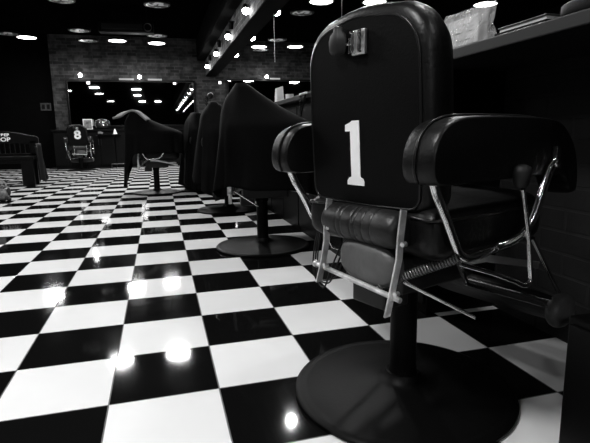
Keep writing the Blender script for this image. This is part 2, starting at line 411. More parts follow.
    obj('bar_end_cap', CYL((-.143, -.202, .3805), (-.133, -.202, .3795), .0095, 14), M['steel'], cb, smooth=40)
    # coil spring and release rod on the right
    a, b = V(.085, -.190, .372), V(.236, -.085, .452); ax = (b - a); L_ = ax.length; ax.normalize(); e1 = ax.cross(V(0, 0, 1)).normalized(); e2 = ax.cross(e1)
    hp = [a + ax * (L_ * i / 420) + (e1 * math.cos(2 * PI * i / 14) + e2 * math.sin(2 * PI * i / 14)) * .0095 for i in range(421)]
    obj('coil_spring', TUBE(hp, .0026, 5), M['spring'], t, smooth=180)
    obj('release_rod', sweep(bmesh.new(), [(.165, -.190, .400), (.255, -.047, .308)], rect(.011, .008)), CH, t, bevel=.002)
    # arms
    prof = smooth2(armrest_profile(), 3)
    for s in (-1, 1):
        xs = [(.205, .90), (.209, .965), (.220, .992), (.237, 1.0), (.243, 1.0), (.262, .985), (.275, .955), (.283, .88), (.284, .80)]
        cy, cz = .05, .69
        rings = [[V(s * x, cy + (y - cy) * (1 - (1 - k) * .12), cz + (z - cz) * (1 - (1 - k) * .45)) for y, z in prof] for x, k in xs]
        arm = obj('armrest', loft(rings), LE, t, smooth=55)
        for xp in (.240,):
            top = smooth_path([V(s * xp, .05 + (y - .05) * 1.008, .69 + (z - .69) * 1.02) for y, z in armrest_profile()[1:14]], 4)
            obj('arm_piping', TUBE(top, .0036, 6), M['piping'], arm, smooth=180)
        X = s * .25
        # chrome V-shaped strap that carries the arm
        vp = [(X, -.208, .640), (X, -.190, .600), (X, -.156, .547), (X, -.125, .492), (X, -.104, .464), (X, -.07, .452), (X, .0, .458), (X, .04, .463), (X + s * .03, .075, .485), (X + s * .045, .100, .525), (X + s * .045, .135, .590), (X + s * .043, .166, .638), (X + s * .043, .186, .655), (X + s * .043, .190, .690)]
        sp_ = obj('arm_support', sweep(bmesh.new(), smooth_path(vp, 4), circ(.0085, 10, 1.35), up=(1, 0, 0)), CH, t, smooth=60)
        obj('strap_fixing', CYL((X + s * .036, .184, .650), (X + s * .054, .184, .650), .010, 12), CH, sp_, smooth=40)
        # legs of the foot rest
        obj('footrest_arm', TUBE([(s * .235, .215, .455), (s * .235, .39, .262)], .0055, 10), CH, t, smooth=50)
        obj('seat_rail', sweep(bmesh.new(), [(s * .225, -.06, .436), (s * .225, .03, .430), (s * .225, .27, .372)], rect(.008, .018), up=(0, 0, 1)), M['steel'], t, bevel=.001)
        obj('footrest_rail', sweep(bmesh.new(), [(s * .238, -.095, .445), (s * .238, -.062, .389), (s * .238, .31, .250)], rect(.010, .010)), CH, t, bevel=.002)
    # pump lever: bent rod with knob on the right side
    lv = smooth_path([V(.262, -.125, .450), V(.288, -.046, .421), V(.295, .03, .391), V(.297, .076, .371), V(.297, .104, .376), V(.297, .100, .41), V(.297, .078, .50), V(.297, .044, .600)], 5)
    lev = obj('pump_lever', TUBE(lv, .0058, 10), CH, t, smooth=60)
    obj('lever_knob', LATHE([(0, -.028), (.014, -.026), (.019, -.012), (.021, .006), (.019, .017), (.010, .023), (0, .024)], 24, Matrix.Translation(V(.297, .036, .632))), M['rubber'], lev, smooth=50)
    # foot rest
    rings = []
    for d, k in ((-.020, .75), (-.014, .95), (0, 1), (.014, .95), (.020, .75)):
        rr = []
        for j in range(32):
            a = 2 * PI * j / 32; X = .235 * math.copysign(abs(math.cos(a)) ** .4, math.cos(a)) * (.9 + .1 * k); Y = .078 * k * math.copysign(abs(math.sin(a)) ** .6, math.sin(a))
            rr.append(V(X, .405 + Y * math.cos(R(-40)) - d * math.sin(R(-40)), .215 + Y * math.sin(R(-40)) + d * math.cos(R(-40))))
        rings.append(rr)
    fr = obj('footrest', loft(rings), mat_foot, t, smooth=60)
    bm = bmesh.new(); ball(bm, (.245, .375, .225), .058, .55, 1.05, .85); obj('end_cap', bm, mat_cap, fr, smooth=180)
    obj('footrest_trim', TUBE([(-.245, .345, .258), (.245, .345, .258)], .006, 10), CH, fr, smooth=50)
    # cables under the left side of the seat
    for k in range(3):
        y0 = -.13 + .018 * k
        obj('cable', TUBE(smooth_path([V(-.215 - .014 * k, y0, .47), V(-.24 - .012 * k, y0, .39), V(-.255 - .014 * k, y0 + .01, .31 - .012 * k), V(-.215, y0 + .015, .275 + .01 * k), V(-.19, y0 + .02, .33), V(-.15, y0 + .03, .42)], 6), .0026, 6), M['rubber'], t, smooth=180)
    if headrest:
        obj('headrest', LATHE([(0, -.10), (.02, -.098), (.031, -.08), (.033, 0), (.031, .08), (.02, .098), (0, .10)], 24, Matrix.Translation(V(0, -.12, 1.095)) @ Matrix.Rotation(R(90), 4, 'Y')), LE, t, smooth=50)
        obj('headrest_post', TUBE([(.0, -.155, .98), (.0, -.155, 1.12)], .012, 10), M['chrome'], t, smooth=50)
    return t
mat_cap = mat('lit_end_leather', 0.075, 0.5, bump=(30, .5))  # paler than the foot rest: light on its end, put into the colour
mat_foot = mat('worn_grey_pad', 0.006, 0.5, spec=0.4, bump=(40, .3))
GRP = None
chair1 = make_chair('black leather barber chair with a big white 1 on its back, nearest the camera', '1', (.811, -.162, 0), 70, GRP)
chair8 = make_chair('small far barber chair with a white 8 on its back, facing the brick wall', '8', (-1.57, 10.72, 0), -4, GRP)
NUM = ('cable',)
def plain(ch):
    for c in list(ch.children):
        for g in list(c.children):
            if g.name.startswith('number_'): bpy.data.objects.remove(g)
    return ch
FOOT = ('footrest', 'footrest_rail', 'footrest_arm', 'pump_lever', 'cable')
chair2 = plain(dup(chair1, (.803, 1.760, 0), -R(96), 'black barber chair under a cape directly behind the chair numbered 1', skip=FOOT))
chair3 = plain(dup(chair1, (.805, 3.445, 0), -R(92), 'third black barber chair of the right row, hidden by its cape and the second one', skip=FOOT + ('cable',)))
chair5 = plain(dup(chair1, (.775, 5.40, 0), -R(84), 'black barber chair farthest in the right row, buried under a floor length cape', skip=FOOT))
chair4 = plain(dup(chair1, (.121, 5.288, 0), -R(90), 'black barber chair standing alone left of the row, cape and pale towel over its back', skip=FOOT + ('release_rod',)))
for nm, b in (('headrest_bar', TUBE([(.0, -.165, .97), (.0, -.165, 1.10)], .012, 10)),):
    obj(nm, b, M['chrome'], chair3, smooth=50)
obj('headrest', LATHE([(0, -.07), (.02, -.068), (.028, -.05), (.03, 0), (.028, .05), (.02, .068), (0, .07)], 24, Matrix.Translation(V(0, -.13, 1.10)) @ Matrix.Rotation(R(90), 4, 'Y')), M['leather'], chair3, smooth=50)

# the lone chair's back is reclined a little
for c in chair4.children:
    if c.name.startswith('backrest'):
        q = Matrix.Rotation(R(12), 4, 'X'); pv = V(0, -.10, .55); c.rotation_euler = (R(12), 0, 0); c.location = pv - q @ pv
# ------------------------------------------------------------------ capes draped over the chairs
def cape(label, loc, heading, hem, front=.33, rear=-.268, side=.322, seed=1, flare=.05, folds=.022, top=1.03, shoulder=.785, ridge=.17, m='cloth', ry=-.115, k1=7):
    rnd = random.Random(seed); ph = [rnd.uniform(0, 6.28) for _ in range(6)]
    NA, N1, N2 = 120, 10, 22; cols = []
    for j in range(NA):
        a = 2 * PI * j / NA; c, s = math.cos(a), math.sin(a)
        e = .45; sc = math.copysign(abs(c) ** e, c); ss = math.copysign(abs(s) ** e, s)
        P0 = V(ridge * sc, ry + .035 * ss, top)
        rr = max(0, -s) ** 5
        yy = front * ss if s > 0 else (-rear - .045 * rr) * ss
        P1 = V(side * sc, yy, shoulder + (top - .10 - shoulder) * rr)
        hz = hem(a)
        n2 = V(c / side, s / (.5 * (front - rear)), 0).normalized()
        P2 = V(P1.x, P1.y, hz) + n2 * ((flare + .03 * rr) * (1 - .8 * max(0, s)))
        pts = []
        for i in range(N1): t = i / N1; q = P0.lerp(P1, t); q.z -= .02 * math.sin(PI * t) * (1 - rr); pts.append(q)
        for i in range(N2 + 1):
            t = i / N2; q = P1.lerp(P2, t)
            fo = (1 - .85 * max(0, s)) * folds * (t ** .8) * (math.sin(k1 * a + ph[0] + .8 * t) + .6 * math.sin((k1 * 2 - 1) * a + ph[1] - .9 * t) + .35 * math.sin((k1 * 3 + 1) * a + ph[2] + t))
            q += n2 * (fo + .006 * noise.noise(q * 6 + V(seed, 0, 0)))
            pts.append(q)
        for _ in range(3): pts = [pts[0]] + [(pts[i - 1] + pts[i] * 2 + pts[i + 1]) / 4 for i in range(1, len(pts) - 1)] + [pts[-1]]
        cols.append(pts)
    bm = bmesh.new(); g = [[bm.verts.new(q) for q in c_] for c_ in cols]
    for j in range(NA):
        A, B = g[j], g[(j + 1) % NA]
        for i in range(len(A) - 1): bm.faces.new((A[i], A[i + 1], B[i + 1], B[i]))
    bm.faces.new([c_[0] for c_ in g])
    o = obj('barber_cape', bm, M[m], None, smooth=180)
    o.location = loc; o.rotation_euler = (0, 0, -R(heading))
    so = o.modifiers.new('solid', 'SOLIDIFY'); so.thickness = .003; so.offset = 1
    return tag(o, label, 'cape')
def wrap(a, c, w, p=2):      # bump of width w (degrees) around angle c
    d = (math.degrees(a) - c + 180) % 360 - 180
    return math.exp(-abs(d / w) ** p)
cape('black cape draped like a tent over the second barber chair, behind the chair numbered 1', chair2.location, 96,
     lambda a: .415 - .07 * math.sin(a) - .17 * wrap(a, 262, 42), seed=3, front=.335, flare=.045)
cape('black cape over the third barber chair, seen left of the large tent shaped cape', chair3.location, 92,
     lambda a: .30 - .22 * wrap(a, 40, 55) + .04 * math.sin(3 * a), seed=5, flare=.07, front=.335)
cape('black cape hanging off the lone chair that carries the pale towel', chair4.location, 90,
     lambda a: .53 - .42 * wrap(a, 270, 52, 4) - .05 * wrap(a, 90, 40), seed=8, flare=.03, top=1.03, front=.36, rear=-.375, ry=-.235)
cape('floor length black cape on the farthest chair of the right row', chair5.location, 84,
     lambda a: .06 + .03 * math.sin(3 * a), seed=11, flare=.06, folds=.03, front=.335)
# pale towel over the lone chair's back
tw = smooth_path([V(-.33, 5.06, .96), V(-.28, 5.08, .975), V(-.24, 5.12, 1.005), V(-.18, 5.16, 1.035), V(-.11, 5.17, 1.05), V(-.05, 5.15, 1.035), V(.01, 5.12, .985), V(.07, 5.08, .93)], 6)
bm = bmesh.new(); sweep(bm, tw, [(.055 * math.cos(a), .015 * math.sin(a) + .004 * math.sin(3 * a)) for a in [2 * PI * i / 16 for i in range(16)]], up=(0, 0, 1))
tag(obj('towel', bm, M['towel'], None, smooth=180), 'pale grey towel laid over the back of the lone barber chair', 'towel')

# ------------------------------------------------------------------ counter on the half-height brick wall and what stands on it
tag(obj('countertop', BOX(1.12, 1.66, -3.2, 7.4, .960, .995), M['counter'], None, bevel=.004), 'long dark counter on top of the half height brick wall', 'counter')
def shift(bm, loc, rz=0):
    mt = Matrix.Translation(Vector(loc)) @ Matrix.Rotation(rz, 4, 'Z')
    for v in bm.verts: v.co = mt @ v.co
    return bm
CT = .996
# clear bag with printed sheet
bg = thing('plastic_bag', 'clear plastic bag holding a printed white card, on the counter right of the chair', 'bag', (1.20, .165, CT), -R(88))
N = 26; bm = bmesh.new(); g = []
rings = []
for i in range(15):
    z = .125 * i / 14; k = 1 - .55 * (i / 14) ** 2; rr = []
    for j in range(48):
        a = 2 * PI * j / 48; n_ = noise.noise(V(math.cos(a) * 2.5, math.sin(a) * 2.5, z * 22)) * .010
        rr.append(V((.118 + n_) * math.copysign(abs(math.cos(a)) ** .5, math.cos(a)), (.032 * k + n_) * math.copysign(abs(math.sin(a)) ** .7, math.sin(a)), .001 + z + (n_ * 1.2 if i > 10 else 0)))
    rings.append(rr)
obj('film', loft(rings), M['film'], bg, smooth=180)
cd = obj('printed_card', BOX(-.105, .06, -.006, -.004, .022, .108), M['paper'], bg)
bm = bmesh.new()
for z, x0, x1, h in ((.084, -.02, .03, .002), (.060, -.07, -.035, .004), (.060, -.03, .03, .003), (.072, .0, .035, .002), (.034, -.055, .02, .004)): box(bm, x0, x1, -.0068, -.0060, z, z + h)
obj('print', bm, M['ink'], cd)
# flyer stack
fl = thing('flyer_tray', 'flat dark tray filled with white flyers, on the counter near the right edge', 'tray', (1.21, -.14, CT), 0)
bm = BOX(-.06, .06, -.10, .10, 0, .003)
for x0, x1, y0, y1 in ((-.06, -.056, -.10, .10), (.056, .06, -.10, .10), (-.06, .06, .096, .10), (-.06, .06, -.10, -.096)): box(bm, x0, x1, y0, y1, .003, .012)
obj('tray', bm, M['cab'], fl); obj('flyers', BOX(-.05, .05, -.090, .090, .003, .023), M['paper'], fl)
obj('lid', BOX(-.055, .058, -.093, .093, .0235, .027), M['dark_steel'], fl, bevel=.001)
bm = loft([[V(.07 * k * math.copysign(abs(math.cos(a)) ** .5, math.cos(a)), .085 * k * math.copysign(abs(math.sin(a)) ** .5, math.sin(a)), z) for a in [2 * PI * i / 32 for i in range(32)]] for z, k in ((0, .95), (.008, 1), (.032, .98), (.040, .85))])
o = obj('clipper_case', shift(bm, (1.22, -.345, CT)), M['vinyl'], None, smooth=50); tag(o, 'rounded black case on the counter at the top right corner', 'case')
# far items on the counter
o = obj('paper_bag', loft([[V(x * k, y * k2, z + (.012 * x / .04 if z > .1 else 0)) for x, y in ((-.032, -.025), (.032, -.025), (.032, .025), (-.032, .025))] for z, k, k2 in ((0, 1, 1), (.05, 1.02, .9), (.130, .98, .35))]), M['white_paint']); o.location = (1.20, 2.84, CT); o.rotation_euler = (0, 0, .2)
tag(o, 'tall white paper bag standing on the far part of the counter', 'bag')
bm = LATHE([(0, 0), (.030, 0), (.032, .03), (.032, .045), (.0, .047)], 20); o = obj('white_jar', shift(bm, (1.20, 2.50, CT)), M['white'], None, smooth=40)
tag(o, 'short white jar on the counter right of the paper bag', 'jar')
o = obj('folded_towel', shift(BOX(-.05, .05, -.10, .10, 0, .028), (1.20, 3.25, CT)), M['white'], None, bevel=.010); tag(o, 'folded white towel low on the counter beside the draped cape', 'towel')
# chrome bracket on the counter's front edge
hk = thing('chrome_bracket', 'slim chrome double bracket hanging on the counter edge left of chair 1', 'bracket', (1.108, 1.86, .81), 0)
obj('bar', sweep(bmesh.new(), [(0, 0, 0), (-.005, .0, .09), (0, .0, .185)], rect(.006, .014)), M['chrome'], hk, bevel=.001)
obj('bar', sweep(bmesh.new(), [(-.01, -.03, .04), (-.005, -.06, .10), (0, -.12, .185)], rect(.006, .012)), M['chrome'], hk, bevel=.001)
obj('cross_piece', BOX(-.008, .006, -.13, .02, .172, .185), M['steel'], hk, bevel=.002)
# black box under the counter
cb = thing('storage_cabinet', 'low black cabinet against the half wall at the lower right corner', 'cabinet', (1.23, -.92, 0), 0)
obj('body', BOX(-.22, .22, -.395, .395, .02, .335), M['cab'], cb, bevel=.004)
obj('door', BOX(-.228, -.221, -.385, -.003, .04, .32), M['cab'], cb, bevel=.002); obj('door', BOX(-.228, -.221, .003, .385, .04, .32), M['cab'], cb, bevel=.002)
obj('plinth', BOX(-.18, .21, -.36, .36, 0, .02), M['cab'], cb)
for k, lab in enumerate(('black station cabinet under the counter, its end nearest chair 1', 'black station cabinet under the counter behind the second chair', 'third black station cabinet under the counter from the camera', 'fourth black station cabinet under the counter from the camera')):
    t = thing('station_cabinet', lab, 'cabinet', (1.33, .80 + .925 * k, 0), 0, 'station cabinets under the counter')
    obj('body', BOX(-.148, .168, -.46, .46, .0, .957), M['cab'], t, bevel=.003)
    for s_ in (-1, 1):
        d = obj('door', BOX(-.160, -.149, min(s_ * .004, s_ * .452), max(s_ * .004, s_ * .452), .04, .70), M['cab'], t, bevel=.002)
        obj('handle', TUBE([(-.164, s_ * .03, .52), (-.164, s_ * .03, .64)], .004, 8), M['dark_steel'], d, smooth=50)
    dr = obj('drawer', BOX(-.160, -.149, -.452, .452, .71, .93), M['cab'], t, bevel=.002)

# ------------------------------------------------------------------ far wall: mirrors, lamps, cabinets
def wall_mirror(x0, x1, z0, z1, label):
    t = thing('wall_mirror', label, 'mirror', ((x0 + x1) / 2, WY, (z0 + z1) / 2)); hx, hz = (x1 - x0) / 2, (z1 - z0) / 2
    obj('mirror_glass', BOX(-hx + .03, hx - .03, -.022, -.012, -hz + .03, hz - .03), M['mirror'], t)
    bm = BOX(-hx, hx, -.05, -.001, hz - .045, hz); box(bm, -hx, hx, -.05, -.001, -hz, -hz + .05); box(bm, -hx, -hx + .045, -.05, -.001, -hz + .05, hz - .045); box(bm, hx - .045, hx, -.05, -.001, -hz + .05, hz - .045)
    obj('frame', bm, M['wood'], t, bevel=.004)
wall_mirror(-1.90, 1.16, .97, 2.12, 'wide framed mirror on the brick wall behind the lone draped chair')
wall_mirror(1.98, 5.60, .97, 2.18, 'framed mirror in the right hand room, beyond the counter')
for k, (x, z, lab) in enumerate(((-1.53, 2.225, 'bright round wall lamp above the left corner of the wide mirror'), (-.18, 2.20, 'bright round wall lamp above the middle of the wide mirror'), (3.02, 2.245, 'bright round wall lamp above the mirror in the right hand room'))):
    t = thing('wall_lamp', lab, 'lamp', (x, WY, z), 0, 'round lamps above the mirrors')
    obj('arm', TUBE([(0, -.001, .03), (0, -.10, .04), (0, -.15, .0)], .008, 8), M['black_metal'], t, smooth=50)
    obj('shade', LATHE([(.02, 0), (.055, .05), (.05, .05), (.016, .004)], 24, Matrix.Translation(V(0, -.15, -.01)) @ Matrix.Rotation(R(60), 4, 'X')), M['black_metal'], t, smooth=40)
    obj('bulb', LATHE([(0, -.045), (.03, -.035), (.045, 0), (.03, .035), (0, .045)], 20, Matrix.Translation(V(0, -.17, -.02))), M['bulb'], t, smooth=180)
    d = bpy.data.lights.new('bulb_light', 'POINT'); d.energy = WALL_W; d.shadow_soft_size = .05
    o = bpy.data.objects.new('bulb_light', d); C.objects.link(o); o.parent = t; o.location = (0, -.25, -.02)
for x0, x1, z, lab in ((-.68, -.31, 2.135, 'lit strip lamp on the mirror frame left of the middle wall lamp'), (.0, .36, 2.135, 'lit strip lamp on the mirror frame right of the middle wall lamp'), (3.12, 3.42, 2.195, 'lit strip lamp on the right hand room mirror frame')):
    t = thing('strip_lamp', lab, 'lamp', ((x0 + x1) / 2, WY - .03, z), 0, 'strip lamps on the mirror frames'); h = (x1 - x0) / 2
    obj('housing', BOX(-h, h, -.02, .029, -.022, .022), M['black_metal'], t, bevel=.002); obj('diffuser', BOX(-h + .01, h - .01, -.026, -.020, -.020, .020), M['strip'], t)
for x, z, lab in ((-1.38, 2.045, 'small glowing square standing in for a reflection, below the left wall lamp'), (.655, 2.055, 'small glowing square standing in for a reflection, near the right end of the wide mirror'), (1.80, 2.08, 'tiny glowing square standing in for a reflection, on the brick pier above the third cape'), (3.82, 2.10, 'tiny glowing square standing in for a reflection, on the right room mirror beside chair 1')):
    t = thing('square_reflection', lab, 'lamp', (x, WY - .022, z), 0, 'small glowing squares standing in for reflections on the far wall')
    obj('housing', BOX(-.04, .04, -.02, .021, -.04, .04), M['black_metal'], t, bevel=.003); obj('lens', BOX(-.036, .036, -.025, -.020, -.036, .036), M['square'], t)  # added plates, their glow imitates reflected squares
# cabinets, one unit at a time
x = -2.2
for k in range(5):
    lab = ['leftmost black base cabinet under the wide mirror, beside chair 8', 'black base cabinet directly behind chair 8', 'black base cabinet with the low tray, right of chair 8', 'black base cabinet behind the lone draped chair', 'rightmost black base cabinet below the wide mirror end'][k]
    t = thing('base_cabinet', lab, 'cabinet', (x + .34, 11.52, 0), 0, 'base cabinets along the far wall')
    obj('body', BOX(-.337, .337, -.22, .277, .06, .885), M['cab'], t, bevel=.003); obj('plinth', BOX(-.33, .33, -.19, .27, 0, .06), M['cab'], t)
    for s in (-1, 1):
        d = obj('door', BOX(min(s * .005, s * .325), max(s * .005, s * .325), -.240, -.221, .09, .86), M['cab'], t, bevel=.003)
        obj('handle', TUBE([(s * .03, -.252, .55), (s * .03, -.252, .70)], .004, 8), M['dark_steel'], d, smooth=50)
    x += .68
tag(obj('countertop', BOX(-2.22, 1.22, 11.25, 11.798, .887, .925), M['cab'], None, bevel=.003), 'black worktop on the base cabinets under the wide mirror', 'counter')
pf = thing('picture_frame', 'small pale picture frame standing on the worktop right of chair 8', 'picture frame', (-1.46, 11.62, .926), .05)
obj('frame', BOX(-.105, .105, -.01, .01, 0, .25), M['white'], pf, bevel=.003)
pm = mat('grey_photo_print', .10, .5, var=(9, .05, 3.0)); obj('picture', BOX(-.085, .085, -.013, -.010, .022, .228), pm, pf)
hd = thing('display_dome', 'round glossy dark dome on a stand, on the worktop beside the picture frame', 'dome', (-1.13, 11.58, .926))
obj('dome', LATHE([(0, .265), (.07, .255), (.13, .215), (.165, .15), (.168, .09), (.15, .04), (0, .035)], 40), mat('gloss_black', .02, .08, spec=.8, coat=1.0), hd, smooth=60)
obj('stand', LATHE([(0, 0), (.10, 0), (.10, .02), (.04, .04), (0, .04)], 24), M['black_metal'], hd, smooth=40)
obj('rim', TUBE([V(.17 * math.cos(a), .17 * math.sin(a), .10) for a in [2 * PI * i / 40 for i in range(40)]], .008, 8, True), M['chrome'], hd, smooth=180)
sh = thing('pull_out_shelf', 'thin black pull-out shelf on the cabinet front under the round dome', 'shelf', (-.90, 11.14, .79))
obj('board', BOX(-.36, .20, -.10, .139, 0, .015), M['cab'], sh); obj('slide', BOX(-.34, -.32, -.08, .139, -.02, 0), M['dark_steel'], sh)
tag(obj('white_cone', LATHE([(0, 0), (.052, 0), (.04, .03), (.018, .09), (.012, .12), (0, .12)], 20, Matrix.Translation(V(-.81, 11.12, .806))), M['white'], None, smooth=50), 'little white cone on the pull-out shelf', 'cone')
tag(obj('white_brush', sweep(bmesh.new(), [(-1.19, 11.10, .845), (-1.13, 11.10, .845), (-1.08, 11.10, .825)], rect(.03, .05)), M['towel'], None, bevel=.006), 'small pale brush at the left end of the pull-out shelf', 'brush')
fr = thing('foot_rack', 'low chrome wire foot rack on the floor before the far cabinets', 'rack', (-.74, 11.0, 0))
obj('rail', TUBE([(-.20, 0, .0), (-.20, 0, .105), (.22, 0, .105), (.22, 0, .0)], .007, 8), M['dark_steel'], fr, smooth=60); obj('rail', TUBE([(-.20, .2, .0), (-.20, .2, .105), (.22, .2, .105), (.22, .2, .0)], .007, 8), M['dark_steel'], fr, smooth=60)
for x_ in (-.20, .22): obj('side_bar', TUBE([(x_, 0, .10), (x_, .2, .10)], .005, 8), M['dark_steel'], fr)
sg = thing('wall_sign', 'small white sign on the black wall at the left edge', 'sign', (-3.78, 11.99, 1.73))
obj('board', BOX(-.16, .16, -.02, 0, -.15, .15), M['black_metal'], sg); obj('sheet', BOX(-.15, .15, -.024, -.020, -.14, .14), M['paper'], sg)
sw = thing('switch_plate', 'dark double switch plate on the black wall beside the brick edge', 'switch', (-2.42, 11.99, 1.49))
obj('plate', BOX(-.12, .12, -.008, 0, -.09, .09), mat('grey_plate', .02, .4), sw, bevel=.002)
for s in (-1, 1): obj('rocker', BOX(s * .055 - .035, s * .055 + .035, -.013, -.008, -.055, .055), M['cab'], sw, bevel=.002)

# ------------------------------------------------------------------ bench at the left
bn = thing('wooden_bench', 'black wooden bench with a slatted back and white lettering at the left edge', 'bench', (-2.28, 7.02, 0), 0)
WD = M['wood']
obj('seat', BOX(-.58, .58, -.02, .50, .42, .46), WD, bn, bevel=.006)
obj('apron', BOX(-.54, .54, .0, .03, .36, .42), WD, bn, bevel=.004)
for x_ in (-.48, .48):
    obj('leg', BOX(x_ - .085, x_ + .085, -.01, .07, 0, .42), WD, bn, bevel=.006)
    obj('leg', BOX(x_ - .05, x_ + .05, .42, .50, 0, .42), WD, bn, bevel=.006)
    obj('back_post', BOX(x_ - .03, x_ + .06, .44, .49, .46, .70), WD, bn, bevel=.006)
obj('back_rail', BOX(-.54, .54, .44, .48, .46, .50), WD, bn, bevel=.004)
cr = [(-.58, .66), (.58, .66)] + [(.58, .72)] + [(.58 - .07 + .07 * math.cos(R(a)), .72 + .055 * math.sin(R(a))) for a in range(15, 91, 15)]
cr += [(.51 - 1.02 * t, .775 + .085 * math.sin(PI * t) ** 1.3) for t in [i / 14 for i in range(1, 14)]] + [(-.58 + .07 - .07 * math.cos(R(a)), .72 + .055 * math.sin(R(a))) for a in range(90, 0, -15)] + [(-.58, .72)]
crest = obj('crest_rail', extrude_poly(cr, lambda a, b: V(a, .44, b), lambda a, b: V(a, .49, b)), WD, bn, bevel=.006)
def rail_text(text, size, xr, cz, y, sx):
    bm = glyphs(text, size, .0022); hi = max(v.co.x for v in bm.verts)
    for v in bm.verts: x_, yy, z = v.co; v.co = V(xr + (x_ - hi) * sx, y - z, cz + yy)
    return bm
obj('lettering', rail_text('BARBER', .060, .18, .794, .438, 1.25), M['white_paint'], crest); obj('lettering', rail_text('SHOP', .086, .18, .722, .438, 1.25), M['white_paint'], crest)
for i in range(13):
    x_ = -.44 + i * .88 / 12; obj('slat', sweep(bmesh.new(), [(x_, .465, .50), (x_, .46, .58), (x_, .465, .665)], rect(.030, .014), up=(1, 0, 0)), WD, bn, bevel=.003)
# cape hanging from the bench end
bm = bmesh.new(); g = []
for i in range(17):
    t_ = i / 16; row = []
    for j in range(13):
        s_ = j / 12; row.append(bm.verts.new((.600 + .03 * s_ * (.5 + t_) + .02 * t_ + .018 * math.sin(s_ * 11 + t_ * 2), .05 + .42 * s_ + .02 * math.sin(9 * s_ + 3 * t_), .66 - .60 * t_ + .03 * math.sin(7 * s_) * t_ - (.08 * abs(s_ - .6)) * (1 - t_))))
    g.append(row)
for i in range(16):
    for j in range(12): bm.faces.new((g[i][j], g[i + 1][j], g[i + 1][j + 1], g[i][j + 1]))
for v in bm.verts: v.co += V(-2.28, 7.02, 0)
o = obj('hanging_cloth', bm, M['cloth_shiny'], None, smooth=180); so = o.modifiers.new('s', 'SOLIDIFY'); so.thickness = .006
tag(o, 'dark cloth hanging from the right end of the wooden bench', 'cloth')
# plush toy
ty = thing('plush_toy', 'grey and black plush toy on the floor at the left edge', 'toy', (-1.66, 5.16, 0), .3); ty.scale = (.82, .82, .82)
bm = bmesh.new(); ball(bm, (0, 0, .085), .085, 1.05, .9, 1.0); bd = obj('body', bm, M['grey_fur'], ty, smooth=180)
bm = bmesh.new(); ball(bm, (.01, .02, .235), .062); hd = obj('head', bm, M['grey_fur'], ty, smooth=180)
for s in (-1, 1):
    bm = bmesh.new(); ball(bm, (.01 + s * .05, .03, .285), .022); obj('ear', bm, M['dark_fur'], hd, smooth=180)
    bm = bmesh.new(); ball(bm, (.01 + s * .024, -.034, .243), .014, 1, .5, 1.3); obj('eye_patch', bm, M['dark_fur'], hd, smooth=180)
    bm = bmesh.new(); ball(bm, (s * .085, -.02, .135), .034, .8, .9, 1.7); obj('arm', bm, M['dark_fur'], ty, smooth=180)
    bm = bmesh.new(); ball(bm, (s * .075, -.08, .035), .035, .9, 1.4, 1); obj('leg', bm, M['dark_fur'], ty, smooth=180)
bm = bmesh.new(); ball(bm, (.01, -.045, .222), .022, 1.1, .8, .8); obj('muzzle', bm, M['grey_fur'], hd, smooth=180)

# ------------------------------------------------------------------ hanging lamps
PZ = 2.75
def pendant_root():
    t = thing('pendant_lamp', '', 'lamp', (0, 0, PZ))
    obj('shade', LATHE([(.205, 0), (.208, .004), (.19, .035), (.12, .06), (.03, .075), (0, .075), (0, .07), (.11, .052), (.18, .03), (.199, .002)], 40), M['black_metal'], t, smooth=40)
    obj('diffuser', LATHE([(0, -.012), (.10, -.008), (.17, -.002), (.196, .006), (.19, .012), (0, .014)], 40), M['lamp'], t, smooth=60)
    obj('cord', TUBE([(0, 0, .07), (0, 0, CZ - PZ)], .004, 6), M['black_metal'], t)
    return t
pend0 = pendant_root()
PL = [(-.54, 10.15, 'bright round pendant lamp over the brick wall, left of the next one'), (.27, 10.3, 'bright round pendant lamp right of the hanging duct, before the brick wall'), (-2.27, 10.1, 'bright round pendant lamp over the black wall at upper left'),
      (2.57, 10.35, 'bright far pendant right of the beam, the left one of a pair'), (3.41, 10.2, 'bright far pendant right of the beam, the right one of a pair'), (2.75, 6.3, 'large bright pendant cut by the top edge, left of the chair back'),
      (3.58, 6.15, 'large bright pendant cut by the top edge, touching the chair back'), (5.43, 5.92, 'bright pendant seen above the plastic bag')]
hid = 'pendant lamp outside the picture, reflected in the tiles or mirrors or added for light'
PL += [(-3.5, 1.5, hid), (-2.2, 3.1, hid), (-2.35, 0.0, hid), (-.60, 6.3, hid), (.27, 6.3, hid), (-3.6, 6.3, hid), (-.6, 2.45, hid), (2.75, 2.45, hid), (-.7, -.8, hid), (-.6, -5.2, hid), (.27, -5.2, hid), (-2.3, -5.2, hid), (-4.6, 2.45, hid)]  # the one left of the near chair is added to light its back
for i, (x, y, lab) in enumerate(PL):
    t = pend0 if i == 0 else dup(pend0, (x, y, PZ), 0, lab)
    t.location = (x, y, PZ); t['label'] = lab; t['group'] = 'round pendant lamps'
    area((x, y, PZ - .02), PEND_W * (.6 if x > 1 else 1) * (1.2 if y > 3 else (1.8 if x == -.7 else (.12 if -3.6 < x < -2 else .9))), .38)
